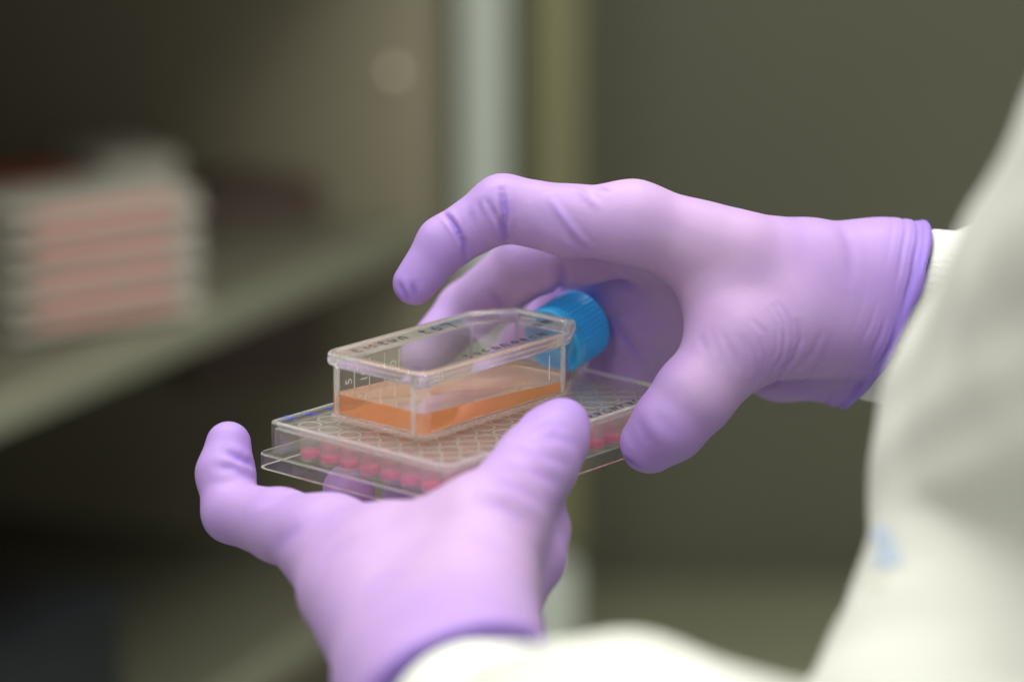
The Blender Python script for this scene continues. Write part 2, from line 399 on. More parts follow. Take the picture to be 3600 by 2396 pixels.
# ------------------------------------------------------------------ 96-well plate
plate = empty("well_plate", PM, "clear 96-well plate with pink medium held between the gloved hands", "well plate")
LX, LY, OV = 122.0, 80.0, 2.8
base_poly = rect(-OV, LX + OV, -OV, LY + OV)
# skirt: outer wall, ledge and the inner wall that the lid slips over, one moulding
skirt = loft_obj("skirt", base_poly, 4.0, [(0, 0), (0, 4.6), (0.5, 5.1), (3.9, 5.1), (4.2, 5.4), (4.4, 12.9), (4.9, 13.4), (5.7, 13.4),
                                   (5.7, 5.0), (5.2, 4.0), (1.2, 4.0), (1.1, 0.0)], MAT['clear'], plate, 6, True)
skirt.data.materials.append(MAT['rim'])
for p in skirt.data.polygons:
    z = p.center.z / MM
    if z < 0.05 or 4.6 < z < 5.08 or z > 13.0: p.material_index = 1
# stiffening ribs under the ledge and between the walls
for (x, y, a) in [(-1.6, 66.5, 0), (-1.6, 12, 0), (16, -1.6, 1), (62, -1.6, 1), (108, -1.6, 1), (62, LY + 1.6, 1), (LX + 1.6, 40, 0)]:
    bm = bmesh.new()
    if a == 0:
        s = 1 if x < 60 else -1
        prof = [(0.0, 0.2), (0.0, 4.4), (7.5, 4.4), (7.5, 2.4), (5.6, 0.2)]
        vs = [[bm.verts.new(((x + s * p) * MM, (y + o) * MM, z * MM)) for p, z in prof] for o in (-0.45, 0.45)]
    else:
        s = 1 if y < 40 else -1
        prof = [(0.0, 0.2), (0.0, 4.4), (3.5, 4.4), (3.5, 2.4), (2.6, 0.2)]
        vs = [[bm.verts.new(((x + o) * MM, (y + s * p) * MM, z * MM)) for p, z in prof] for o in (-0.45, 0.45)]
    bm.faces.new(vs[0]); bm.faces.new(vs[1][::-1])
    for i in range(5): bm.faces.new([vs[0][i], vs[0][(i + 1) % 5], vs[1][(i + 1) % 5], vs[1][i]])
    bm_obj("rib", bm, MAT['clear'], plate)
# deck with 96 round openings, 1 mm thick
PX0, PY0, PITCHW = LX / 2 - 49.5, LY / 2 - 31.5, 9.0
bm = bmesh.new(); SEG = 24; cache = {}
def vkey(x, y, z):
    k = (round(x, 3), round(y, 3), z)
    if k not in cache: cache[k] = bm.verts.new((x * MM, y * MM, z * MM))
    return cache[k]
ZD0, ZD1, RW = 12.0, 13.0, 3.35
dx0, dx1, dy0, dy1 = 3.1, LX - 3.1, 3.1, LY - 3.1
for i in range(12):
    for j in range(8):
        cx, cy_ = PX0 + 9 * i, PY0 + 9 * j
        bx0 = dx0 if i == 0 else cx - 4.5; bx1 = dx1 if i == 11 else cx + 4.5
        by0 = dy0 if j == 0 else cy_ - 4.5; by1 = dy1 if j == 7 else cy_ + 4.5
        sq, ci = [], []
        for k in range(SEG):
            t = 2 * math.pi * (k + 0.5) / SEG; c, s = math.cos(t), math.sin(t)
            q = 1 / max(abs(c), abs(s)); ux, uy = c * q, s * q
            x = cx + (ux * (bx1 - cx) if ux > 0 else ux * (cx - bx0)); y = cy_ + (uy * (by1 - cy_) if uy > 0 else uy * (cy_ - by0))
            sq.append((x, y)); ci.append((cx + RW * c, cy_ + RW * s))
        for k in range(SEG):
            k2 = (k + 1) % SEG
            for z, fl in ((ZD1, 1), (ZD0, 0)):
                a, b, c_, d = vkey(*sq[k], z), vkey(*sq[k2], z), vkey(*ci[k2], z), vkey(*ci[k], z)
                q = [a, b, c_, d]
                if len(set(q)) == 4:
                    try: bm.faces.new(q if fl else q[::-1])
                    except ValueError: pass
            a, b = vkey(*ci[k], ZD1), vkey(*ci[k2], ZD1); c_, d = vkey(*ci[k2], ZD0), vkey(*ci[k], ZD0)
            try: bm.faces.new([a, b, c_, d])
            except ValueError: pass
bnd = [e for e in bm.edges if e.is_boundary and abs(e.verts[0].co.z - e.verts[1].co.z) < 1e-6 and abs(e.verts[0].co.z - ZD1 * MM) < 1e-6]
for e in bnd:
    a, b = e.verts; c_ = cache.get((round(b.co.x / MM, 3), round(b.co.y / MM, 3), ZD0)); d = cache.get((round(a.co.x / MM, 3), round(a.co.y / MM, 3), ZD0))
    if c_ and d:
        try: bm.faces.new([a, b, c_, d])
        except ValueError: pass
bm_obj("deck", bm, MAT['deck'], plate)
# wells: raised rim, tube and floor as one solid of revolution; medium lies in the bottom
def lathe_bm(prof, seg, closed=True):
    b = bmesh.new(); rings = []
    for r, z in prof:
        if r < 1e-6: rings.append([b.verts.new((0, 0, z * MM))])
        else: rings.append([b.verts.new((r * MM * math.cos(2*math.pi*k/seg), r * MM * math.sin(2*math.pi*k/seg), z * MM)) for k in range(seg)])
    prs = list(zip(rings, rings[1:])) + ([(rings[-1], rings[0])] if closed else [])
    for a, c in prs:
        if len(a) == 1 and len(c) == 1: continue
        for k in range(seg):
            k2 = (k + 1) % seg
            if len(a) == 1: b.faces.new([a[0], c[k], c[k2]])
            elif len(c) == 1: b.faces.new([a[k], a[k2], c[0]])
            else: b.faces.new([a[k], a[k2], c[k2], c[k]])
    return b
well_bm = lathe_bm([(0, 1.6), (3.2, 1.6), (3.6, 1.9), (3.8, 11.9), (3.98, 13.5), (3.85, 13.75), (3.55, 13.75), (3.42, 13.5), (3.2, 3.2), (2.9, 2.75), (0, 2.75)], 24, False)
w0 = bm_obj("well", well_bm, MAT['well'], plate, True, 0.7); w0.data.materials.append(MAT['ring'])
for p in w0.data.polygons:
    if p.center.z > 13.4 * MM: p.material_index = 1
med_bm = lathe_bm([(0, 2.7), (2.86, 2.7), (3.22, 3.25), (3.30, 5.0), (3.12, 4.4), (2.5, 3.95), (1.5, 3.75), (0, 3.7)], 20, False)
m0 = bm_obj("medium", med_bm, MAT['pink'], w0, True, 0.9)
w0.location = (PX0 * MM, PY0 * MM, 0)
for i in range(12):
    for j in range(8):
        if i == 0 and j == 0: continue
        w = w0.copy(); COL.objects.link(w); w.parent = plate; w.location = ((PX0 + 9 * i) * MM, (PY0 + 9 * j) * MM, 0)
        c = m0.copy(); COL.objects.link(c); c.parent = w
# lid: a shallow box turned over, with a raised rim round its top
lid = empty("plate_lid", PM, "clear plastic lid on the well plate, under the flask, with marker writing", "lid")
lid_poly = rect(0, LX, 0, LY)
v1, f1 = loft(lid_poly, 3.2, [(1.15, 5.5), (0, 5.5), (0, 15.1), (0.3, 15.6), (0.8, 15.8), (1.7, 15.8), (2.1, 15.55), (2.4, 15.1)], 6)
v2, f2 = loft(lid_poly, 3.2, [(1.15, 5.5), (1.15, 13.6), (1.6, 14.0)], 6)
f1 = f1[:-2] + [f1[-1]]; f2 = f2[:-2] + [f2[-1]]
o = len(v1); bm = bmesh.new(); bv = [bm.verts.new(x) for x in v1 + v2]
for q in f1: bm.faces.new([bv[i] for i in q])
for q in f2: bm.faces.new([bv[i + o] for i in reversed(q)])
bmesh.ops.remove_doubles(bm, verts=bm.verts[:], dist=1e-6)
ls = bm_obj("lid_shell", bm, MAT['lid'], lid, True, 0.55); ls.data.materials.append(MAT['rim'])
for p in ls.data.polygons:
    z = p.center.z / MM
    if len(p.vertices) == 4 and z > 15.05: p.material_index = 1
ZT = 15.13
# blue marker at the left end of the lid, black marker along its near edge at the right
def put(strokes, o, ax, ay, sc, name, mat, w, parent, z=ZT):
    ax = np.array(ax, float); ay = np.array(ay, float)
    for s in strokes: stroke(name, [(*(np.array(o) + sc * (p[0] * ax + p[1] * ay)), z) for p in s], w, mat, parent)
AX, AY = (0.2, -1.0), (1.0, 0.2)
put([[(0.05, 1.0), (0.0, 0.45), (0.45, 0.4)], [(0.4, 1.05), (0.38, 0.5), (0.36, -0.1)],
     [(0.75, 0.9), (0.62, 0.4), (0.8, 0.05), (1.15, 0.2), (1.2, 0.7), (0.95, 1.0), (0.75, 0.9)]], (6.2, 77.0), (1, 0), (0, 1), 4.0, "marker_writing", MAT['blue_ink'], 0.75, lid)
put([[(0.0, 1.3), (0.25, 0.6), (0.7, -0.4)], [(0.1, .2), (.35, .35), (.6, .5)]], (15.5, 75.0), (1, 0.15), (-0.15, 1), 4.0, "marker_writing", MAT['blue_ink'], 0.75, lid)
put([[(0.0, 0.8), (0.4, 1.0), (0.6, 0.6), (0.2, 0.1)]], (24.5, 74.6), (1, 0), (0, 1), 3.5, "marker_writing", MAT['blue_ink'], 0.75, lid)
for k, (u, v) in enumerate([(70, 4.2), (75.5, 4.4), (80, 4.6), (84, 4.2), (88.5, 4.6), (92.5, 4.8), (97, 4.6), (101, 5.0)]):
    g = [[[(0, 0), (0.3, 1), (0.6, 0.2), (0.9, 1)]], [[(0, 1), (0.5, 0.9), (0.2, 0.1)], [(0.1, 0.5), (0.7, 0.6)]],
         [[(0.2, 0), (0.2, 1)], [(0.2, 0.9), (0.7, 0.8), (0.6, 0.4), (0.2, 0.5)]], [[(0.7, 0.9), (0.1, 0.8), (0.2, 0.1), (0.8, 0.2)]]][k % 4]
    put(g, (u, v - 1), (1, 0.05), (0, 1), 3.4, "marker_writing", MAT['ink'], 0.8, lid)

# ------------------------------------------------------------------ culture flask
FL, FW, FH = 88.5, 45.0, 23.2
FM = PM @ Matrix.Translation(Vector((13.7, 22.8, 15.83)) * MM) @ Matrix.Rotation(math.radians(0.3), 4, 'Z')
flask = empty("culture_flask", FM, "clear plastic culture flask with orange medium and a blue cap lying on the lid", "flask")
fp = [(0, 0), (FL - 15, 0), (FL, 9.6), (FL, FW - 9.6), (FL - 15, FW), (0, FW)]
fr = [5.5, 3.5, 2.6, 2.6, 3.5, 5.5]
outer = [(1.9, 0.0), (1.0, 0.25), (0.55, 0.9), (0.75, 1.6), (1.5, 2.0), (1.5, 18.2), (1.0, 18.8), (-0.1, 19.2), (-0.45, 19.7), (-0.45, 20.9), (0.1, 21.1), (0.1, 21.45), (-0.25, 21.65), (-0.25, 22.4), (0.1, 22.9), (0.7, 23.2), (1.2, 23.2),
         (2.3, 23.2), (2.8, 22.95), (3.1, 22.5)]
inner = [(3.4, 1.5), (2.9, 1.9), (2.75, 2.6), (2.75, 20.2), (3.1, 20.9), (3.8, 21.1)]
v1, f1 = loft(fp, fr, outer, 6); v2, f2 = loft(fp, fr, inner, 6)
bm = bmesh.new(); bv = [bm.verts.new(x) for x in v1]
for q in f1: bm.faces.new([bv[i] for i in q])
bmesh.ops.recalc_face_normals(bm, faces=bm.faces[:])
n1 = len(bm.faces); bv = [bm.verts.new(x) for x in v2]; nf = [bm.faces.new([bv[i] for i in q]) for q in f2]
bmesh.ops.recalc_face_normals(bm, faces=nf); bmesh.ops.reverse_faces(bm, faces=nf)
for f in bm.faces: f.smooth = True
for e in bm.edges:
    if len(e.link_faces) == 2 and e.calc_face_angle(0) > 0.55: e.smooth = False
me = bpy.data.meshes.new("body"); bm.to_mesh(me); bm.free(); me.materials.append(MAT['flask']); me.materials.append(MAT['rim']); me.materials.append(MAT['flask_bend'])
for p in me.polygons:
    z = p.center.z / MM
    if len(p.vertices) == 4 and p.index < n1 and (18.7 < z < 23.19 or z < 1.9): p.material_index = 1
    elif len(p.vertices) == 4 and p.area < 8e-5 and 1.9 < z < 18.7: p.material_index = 2
link(bpy.data.objects.new("body", me), flask)
# medium: a slab in the cavity whose top slopes with the tilt of the flask
slope = 0.047
lp = inset(fp, 2.72); ring = rounded(lp, [max(x - 2.72, .15) for x in fr], 6)
bm = bmesh.new(); lo = [bm.verts.new((x * MM, y * MM, 1.62 * MM)) for x, y in rounded(inset(fp, 3.2), [max(x - 3.2, .15) for x in fr], 6)]
mid = [bm.verts.new((x * MM, y * MM, 2.5 * MM)) for x, y in ring]
zt = lambda x: 8.7 - slope * x
hi = [bm.verts.new((x * MM, y * MM, (zt(x) + 0.45) * MM)) for x, y in ring]
tp = [bm.verts.new((x * MM, y * MM, zt(x) * MM)) for x, y in rounded(inset(fp, 3.9), [max(x - 3.9, .15) for x in fr], 6)]
m_ = len(lo)
for a, c in ((lo, mid), (mid, hi), (hi, tp)):
    for i in range(m_): bm.faces.new([a[i], a[(i + 1) % m_], c[(i + 1) % m_], c[i]])
bm.faces.new(lo[::-1]); top_f = bm.faces.new(tp); top_f.material_index = 1
for f in bm.faces:
    if all(v in set(hi) | set(tp) for v in f.verts) and f is not top_f: f.material_index = 1
med = bm_obj("medium", bm, MAT['orange'], flask, True, 0.5); med.data.materials.append(MAT['orange_top'])
# upright ribs where the wall turns the corner
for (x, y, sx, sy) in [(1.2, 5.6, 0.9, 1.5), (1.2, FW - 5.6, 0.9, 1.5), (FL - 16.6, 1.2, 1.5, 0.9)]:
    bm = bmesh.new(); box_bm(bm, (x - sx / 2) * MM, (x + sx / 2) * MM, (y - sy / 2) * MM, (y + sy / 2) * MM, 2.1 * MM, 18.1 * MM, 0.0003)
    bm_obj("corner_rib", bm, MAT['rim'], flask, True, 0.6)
# canted neck and ribbed screw cap
CANT = math.radians(13)
NM = Matrix.Translation(Vector((FL - 1.2, FW / 2, 11.4)) * MM) @ Matrix.Rotation(math.pi / 2 - CANT, 4, 'Y')
nb = lathe_bm([(9.2, 0), (8.6, 2.5), (8.6, 12), (7.3, 12), (7.3, 0)], 32, True)
nk = bm_obj("neck", nb, MAT['flask'], flask, True, 0.6); nk.matrix_local = NM
cprof = [(0, 9.8), (10.9, 9.8), (11.1, 9.0), (11.1, 4.4), (12.0, 4.4), (12.25, 4.7), (12.35, 5.6), (12.35, 7.6), (12.3, 7.9), (12.05, 8.0), (12.05, 20.6), (11.9, 21.6), (11.4, 22.2), (10.6, 22.4), (0, 22.4)]
b = bmesh.new(); SG = 264; rings = []
for r, z in cprof:
    if r == 0: rings.append([b.verts.new((0, 0, z * MM))]); continue
    ring_ = []
    for k in range(SG):
        rr = r
        if 7.95 <= z <= 21: rr = r + 0.36 * (1 if k % 6 in (0, 1, 2) else -0.7)
        ring_.append(b.verts.new((rr * MM * math.cos(2*math.pi*k/SG), rr * MM * math.sin(2*math.pi*k/SG), z * MM)))
    rings.append(ring_)
for a, c in zip(rings, rings[1:]):
    for k in range(SG):
        k2 = (k + 1) % SG
        if len(a) == 1: b.faces.new([a[0], c[k], c[k2]])
        elif len(c) == 1: b.faces.new([a[k], a[k2], c[0]])
        else: b.faces.new([a[k], a[k2], c[k2], c[k]])
cap = bm_obj("screw_cap", b, MAT['cap'], flask, True, 0.5); cap.matrix_local = NM
# moulded volume marks on the far long wall, and digits that read from the other side
def text_obj(name, body, size, M, mat, parent, ext=0.06):
    cu = bpy.data.curves.new(name, 'FONT'); cu.body = body; cu.size = size * MM; cu.extrude = ext * MM; cu.resolution_u = 3; cu.offset = 0.035 * MM
    t = bpy.data.objects.new(name, cu); COL.objects.link(t)
    dg = bpy.context.evaluated_depsgraph_get(); me = bpy.data.meshes.new_from_object(t.evaluated_get(dg))
    bpy.data.objects.remove(t); me.materials.clear(); me.materials.append(mat)
    ob = bpy.data.objects.new(name, me); link(ob, parent); ob.matrix_local = M; return ob
yw = FW - 1.44
for k, (x, s) in enumerate([(14.2, "5"), (21.6, "10"), (29.0, "15"), (36.2, "20")]):
    bm = bmesh.new(); box_bm(bm, (x - 0.22) * MM, (x + 0.22) * MM, (yw - 0.02) * MM, (yw + 0.1) * MM, 2.6 * MM, 17.0 * MM)
    bm_obj("volume_mark", bm, MAT['emboss'], flask)
    # text runs upward (local x -> +z), letters' up -> -u : read from the far side
    Mx = Matrix(((0, -1, 0, (x - 1.2) * MM), (0, 0, 1, (yw + 0.06) * MM), (1, 0, 0, (9.2 if len(s) == 2 else 9.6) * MM), (0, 0, 0, 1)))
    text_obj("volume_digit", s, 4.6, Mx, MAT['emboss'], flask)
bm = bmesh.new(); box_bm(bm, 64.8 * MM, 65.2 * MM, 1.38 * MM, 1.48 * MM, 8 * MM, 16.5 * MM); bm_obj("volume_mark", bm, MAT['emboss'], flask)
# black marker handwriting on the flask's top, along its two long sides
ZF = 22.53
G = {'E': [[(0.7, 1), (0.1, 0.9), (0.1, 0.1), (0.75, 0)], [(0.1, 0.5), (0.6, 0.55)]], 'i': [[(0.3, 0.8), (0.3, 0)]], 'c': [[(0.7, 0.8), (0.2, 0.7), (0.15, 0.2), (0.7, 0.1)]],
     't': [[(0.4, 1.1), (0.35, 0.1), (0.7, 0)], [(0.1, 0.7), (0.75, 0.75)]], 'n': [[(0.1, 0), (0.15, 0.8), (0.6, 0.8), (0.7, 0)]], 'u': [[(0.1, 0.8), (0.2, 0.1), (0.6, 0.1), (0.7, 0.8)]],
     'm': [[(0, 0), (0.1, 0.8), (0.4, 0.7), (0.42, 0.1), (0.5, 0.8), (0.85, 0.7), (0.85, 0)]], '6': [[(0.6, 1.1), (0.15, 0.6), (0.2, 0.05), (0.65, 0.1), (0.65, 0.5), (0.2, 0.5)]],
     '7': [[(0.0, 1.0), (0.6, 1.05), (0.75, 0.8), (0.5, -0.5)]], '4': [[(0.3, 1.0), (0.1, 0.4), (0.75, 0.4)], [(0.6, 0.8), (0.5, -0.2)]], 'a': [[(0.65, 0.7), (0.2, 0.7), (0.15, 0.15), (0.6, 0.2), (0.65, 0.7), (0.75, 0)]], 'r': [[(0.15, 0), (0.2, 0.8), (0.3, 0.6), (0.7, 0.8)]], 'e': [[(0.15, 0.4), (0.65, 0.5), (0.5, 0.85), (0.15, 0.6), (0.2, 0.1), (0.7, 0.1)]], 'o': [[(0.4, 0.8), (0.1, 0.4), (0.4, 0), (0.7, 0.4), (0.4, 0.8)]]}
def write(txt, x, y, sc, adv):
    for ch in txt:
        if ch != ' ': put(G[ch], (x, y + random.uniform(-.25, .25)), (1, 0), (0.12, 1), sc, "marker_writing", MAT['ink'], 0.8, flask, ZF)
        x += adv * (0.55 if ch == 'i' else 1)
write("Eictun", 8.5, 37.0, 3.6, 4.9); write("t67", 41.0, 36.2, 4.4, 6.2)
write("tacan", 27, 5.0, 3.4, 4.8); write("aecm", 51.5, 5.2, 3.4, 4.6); write("am", 74.0, 14.5, 4.0, 5.2)
M_ = Matrix.Translation(Vector((80.2, 27.5, ZF)) * MM) @ Matrix.Rotation(-math.pi / 2, 4, 'Z')
text_obj("moulded_lettering", "CON:", 2.6, M_, MAT['emboss'], flask, 0.08)
# ------------------------------------------------------------------ smooth solids from distance fields (mm, camera axes)
def rcone(P, a, b, ra, rb):
    ba = b - a; l2 = ba @ ba; rr = ra - rb; a2 = l2 - rr * rr; il2 = 1 / l2
    pa = P - a; y = pa @ ba; z = y - l2
    x2 = ((pa * l2 - y[:, None] * ba) ** 2).sum(1); y2 = y * y * l2; z2 = z * z * l2
    k = np.sign(rr) * rr * rr * x2
    d = (np.sqrt(x2 * a2 * il2) + y * rr) * il2 - ra
    m1 = np.sign(z) * a2 * z2 > k; m2 = np.sign(y) * a2 * y2 < k
    d = np.where(m2, np.sqrt(x2 + y2) * il2 - ra, d)
    return np.where(m1, np.sqrt(x2 + z2) * il2 - rb, d)
def smin(a, b, k):
    h = np.maximum(k - np.abs(a - b), 0) / k
    return np.minimum(a, b) - h * h * k * 0.25
class Solid:
    """groups of chains; within a group chains blend by k, the groups blend by their own k into the first"""
    def __init__(s): s.groups = []; s.cuts = []
    def group(s, k, kg): s.groups.append((k, kg, [])); return s
    def chain(s, *nodes):
        nodes = [(n if isinstance(n[0], np.ndarray) else (camp(*n[:3]), n[3])) for n in nodes]
        s.groups[-1][2].append(nodes); return s
    def cut(s, p, n): s.cuts.append((np.array(p, float), np.array(n, float) / np.linalg.norm(n))); return s
    def bounds(s):
        q = [(p - r, p + r) for _, _, cs in s.groups for c in cs for p, r in c]
        return np.min([a for a, _ in q], 0) - 6, np.max([b for _, b in q], 0) + 6
    def __call__(s, P):
        D = None
        for k, kg, chains in s.groups:
            g = None
            for c in chains:
                d = None
                if len(c) == 1: d = np.linalg.norm(P - c[0][0], axis=1) - c[0][1]
                for (a, ra), (b, rb) in zip(c, c[1:]):
                    e = rcone(P, a, b, ra, rb); d = e if d is None else smin(d, e, 3.0)
                g = d if g is None else smin(g, d, k)
            D = g if D is None else smin(D, g, kg)
        for p, n in s.cuts: D = -smin(-D, -((P - p) @ n), 2.0)
        return D
def surface_nets(S, h):
    lo, hi = S.bounds(); n = np.ceil((hi - lo) / h).astype(int) + 1
    ax = [lo[i] + h * np.arange(n[i]) for i in range(3)]
    # coarse pass, then only the blocks near the surface are evaluated finely
    V = np.full(n, 1e3, np.float32); B = 10
    cs = [np.arange(0, n[i], B) for i in range(3)]
    C = np.stack(np.meshgrid(*[lo[i] + h * (cs[i] + (B - 1) / 2) for i in range(3)], indexing='ij'), -1)
    d = S(C.reshape(-1, 3)).reshape(C.shape[:3]); near = np.abs(d) < h * B * 1.1
    V[:] = np.repeat(np.repeat(np.repeat(np.where(d > 0, 1e3, -1e3), B, 0), B, 1), B, 2)[:n[0], :n[1], :n[2]]
    idx = np.argwhere(near); pts = []; slots = []
    for i, j, k in idx:
        sl = tuple(slice(cs[q][w], min(cs[q][w] + B, n[q])) for q, w in enumerate((i, j, k)))
        slots.append(sl); pts.append(np.stack(np.meshgrid(*[ax[q][sl[q]] for q in range(3)], indexing='ij'), -1).reshape(-1, 3))
    val = S(np.concatenate(pts)); o = 0
    for sl, p in zip(slots, pts):
        sh = tuple(s.stop - s.start for s in sl); V[sl] = val[o:o + len(p)].reshape(sh); o += len(p)
    ins = V < 0
    cnt = np.zeros(np.array(n) - 1, np.int8)
    for a in (0, 1):
        for b in (0, 1):
            for c in (0, 1): cnt += ins[a:n[0]-1+a, b:n[1]-1+b, c:n[2]-1+c]
    act = (cnt > 0) & (cnt < 8); cid = np.full(act.shape, -1, np.int64); A = np.argwhere(act); cid[act] = np.arange(len(A))
    acc = np.zeros((len(A), 3)); num = np.zeros(len(A))
    for axis in range(3):
        for u in (0, 1):
            for v in (0, 1):
                o0 = np.zeros(3, int); oth = [q for q in range(3) if q != axis]; o0[oth[0]] = u; o0[oth[1]] = v
                o1 = o0.copy(); o1[axis] = 1
                p0, p1 = A + o0, A + o1
                a, b = V[p0[:, 0], p0[:, 1], p0[:, 2]], V[p1[:, 0], p1[:, 1], p1[:, 2]]
                m = (a < 0) != (b < 0); t = np.where(m, np.clip(a / np.where(m, a - b, 1), 0, 1), 0)
                acc[m] += (p0 + t[:, None] * (o1 - o0))[m]; num[m] += 1
    verts = lo + h * acc / num[:, None]
    faces = []
    for axis in range(3):
        u, v = [(1, 2), (2, 0), (0, 1)][axis]
        sl0 = [slice(None)] * 3; sl1 = [slice(None)] * 3; sl0[axis] = slice(0, -1); sl1[axis] = slice(1, None)
        a, b = ins[tuple(sl0)], ins[tuple(sl1)]
        E = np.argwhere(a != b); ok = (E[:, u] > 0) & (E[:, v] > 0) & (E[:, u] < n[u] - 1) & (E[:, v] < n[v] - 1); E = E[ok]
        fl = a[E[:, 0], E[:, 1], E[:, 2]]
        q = []
        for du, dv in ((0, 0), (-1, 0), (-1, -1), (0, -1)):
            c = E.copy(); c[:, u] += du; c[:, v] += dv; q.append(cid[c[:, 0], c[:, 1], c[:, 2]])
        q = np.stack(q, 1); q[~fl] = q[~fl][:, ::-1]; faces.append(q[(q >= 0).all(1)])
    F = np.concatenate(faces)
    return project(S, verts, 3), F
def grad(S, P, e=0.25):
    return np.stack([S(P + np.eye(3)[i] * e) - S(P - np.eye(3)[i] * e) for i in range(3)], 1) / (2 * e)
def project(S, P, it):
    for _ in range(it):
        g = grad(S, P); P = P - (S(P) / np.maximum((g * g).sum(1), 0.3))[:, None] * g
    return P
def subdivide(P, F):
    """one level of Catmull-Clark on a closed quad mesh"""
    n = len(P); fc = P[F].mean(1)
    e = np.concatenate([np.sort(np.stack([F[:, i], F[:, (i + 1) % 4]], 1), 1) for i in range(4)])
    key = e[:, 0] * n + e[:, 1]; uq, inv = np.unique(key, return_inverse=True); ne = len(uq)
    ev = np.stack([uq // n, uq % n], 1)
    fsum = np.zeros((ne, 3)); fcnt = np.zeros(ne); fid = np.tile(np.arange(len(F)), 4)
    np.add.at(fsum, inv, fc[fid]); np.add.at(fcnt, inv, 1)
    ep = (P[ev].sum(1) + fsum) / (2 + fcnt)[:, None]
    val = np.zeros(n); fs = np.zeros((n, 3)); es = np.zeros((n, 3)); fn = np.zeros(n)
    np.add.at(val, ev.ravel(), 1); em = P[ev].mean(1); np.add.at(es, ev[:, 0], em); np.add.at(es, ev[:, 1], em)
    np.add.at(fs, F.ravel(), np.repeat(fc, 4, 0)); np.add.at(fn, F.ravel(), 1)
    val = np.maximum(val, 1)[:, None]; fn = np.maximum(fn, 1)[:, None]
    vp = (fs / fn + 2 * es / val + (val - 3) * P) / val
    ei = inv.reshape(4, len(F)).T + n; ci = np.arange(len(F)) + n + ne
    NF = np.concatenate([np.stack([F[:, i], ei[:, i], ci, ei[:, i - 1]], 1) for i in range(4)])
    return np.concatenate([vp, ep, fc]), NF
def normals(P, F):
    d1 = P[F[:, 2]] - P[F[:, 0]]; d2 = P[F[:, 3]] - P[F[:, 1]]; fn = np.cross(d1, d2); nn = np.zeros_like(P)
    for i in range(4): np.add.at(nn, F[:, i], fn)
    return nn / (np.linalg.norm(nn, axis=1)[:, None] + 1e-12)
def seg_dist(P, pts):
    best = np.full(len(P), 1e9); tt = np.zeros(len(P)); L = len(pts) - 1
    for i in range(L):
        a, b = pts[i], pts[i + 1]; ba = b - a; t = np.clip((P - a) @ ba / (ba @ ba), 0, 1)
        d = np.linalg.norm(P - a - t[:, None] * ba, axis=1); m = d < best; best[m] = d[m]; tt[m] = (i + t[m]) / L
    return best, tt
def surf_hit(S, px, py, d0=-160, d1=120):
    """first point of a solid along the sight line of a pixel"""
    z = np.linspace(d0, d1, 561); P = np.stack([camp(px, py, q) for q in z]); s = S(P); i = np.argmax(s < 0)
    return P[i] if s[i] < 0 else P[np.argmin(s)]
def creases(S, P, nrm, defs):
    """defs: (pixel polyline, width mm, depth mm): + cuts a groove, - raises a fold; fades to both ends"""
    D = np.zeros(len(P))
    for pts, w, dep in defs:
        p_ = np.array(pts, float); t_ = np.linspace(0, len(p_) - 1, 7 * (len(p_) - 1) + 1)
        q = np.stack([surf_hit(S, np.interp(x, range(len(p_)), p_[:, 0]), np.interp(x, range(len(p_)), p_[:, 1])) for x in t_])
        lo, hi = q.min(0) - 4 * w, q.max(0) + 4 * w
        m = np.where(((P > lo) & (P < hi)).all(1))[0]
        if not len(m): continue
        d, t = seg_dist(P[m], q); fade = np.sin(np.clip(t, 0.02, 0.98) * math.pi) ** 0.4
        x = d / w
        D[m] += dep * fade * (np.exp(-x * x) - 0.25 * np.exp(-(x - 1.7) ** 2))
    return P - nrm * D[:, None], D
def solid_obj(name, P, F, mat, parent, origin, slack=None):
    W = c2w(P) - origin
    me = bpy.data.meshes.new(name)
    me.vertices.add(len(W)); me.vertices.foreach_set("co", W.astype(np.float32).ravel())
    F = F[:, ::-1]
    me.loops.add(F.size); me.loops.foreach_set("vertex_index", F.astype(np.int32).ravel())
    me.polygons.add(len(F)); me.polygons.foreach_set("loop_start", (4 * np.arange(len(F))).astype(np.int32))
    me.update(calc_edges=True); me.validate(); me.shade_smooth()
    if slack is not None:
        a = me.attributes.new("slack", 'FLOAT', 'POINT'); a.data.foreach_set("value", np.clip(slack, 0, 1).astype(np.float32))
    me.materials.append(mat)
    # outward check
    o = link(bpy.data.objects.new(name, me), parent)
    return o
# ------------------------------------------------------------------ the person: gloved hands, forearms, white coat
PORG = at(3300, 2300, -60)
M = Matrix.Identity(4); M.translation = Vector(PORG)
person = empty("person", M, "person in a white lab coat and purple gloves holding the plate and reaching over it", "person")

# right hand, raised over the flask
RH = Solid()
RH.group(13, 9)
RH.chain((3120, 985, 28, 18), (2850, 945, 18, 16.5), (2600, 898, 8, 14.5), (2225, 780, 2, 13.0))          # index metacarpal
RH.chain((3110, 1040, 42, 18), (2250, 840, 24, 13))
RH.chain((3090, 1130, 50, 17), (2310, 920, 42, 12.5))
RH.chain((3060, 1200, 55, 16), (2420, 1050, 58, 12))
RH.chain((3010, 1235, 50, 16), (2750, 1245, 52, 16), (2480, 1120, 60, 12))                                 # heel of the hand
RH.chain((3000, 1130, 22, 20), (2760, 1130, 10, 19), (2610, 1190, 2, 15.0))                                # thenar
RH.chain((2420, 990, 48, 13), (2260, 1130, 64, 13), (2230, 1330, 80, 12))
RH.chain((2480, 900, 8, 10), (2540, 1100, 6, 11))                                                          # web to the thumb
RH.chain((3120, 985, 30, 18), (3300, 1010, 40, 19)).chain((3040, 1230, 45, 16), (3240, 1280, 55, 18))       # wrist
RH.group(3, 7)
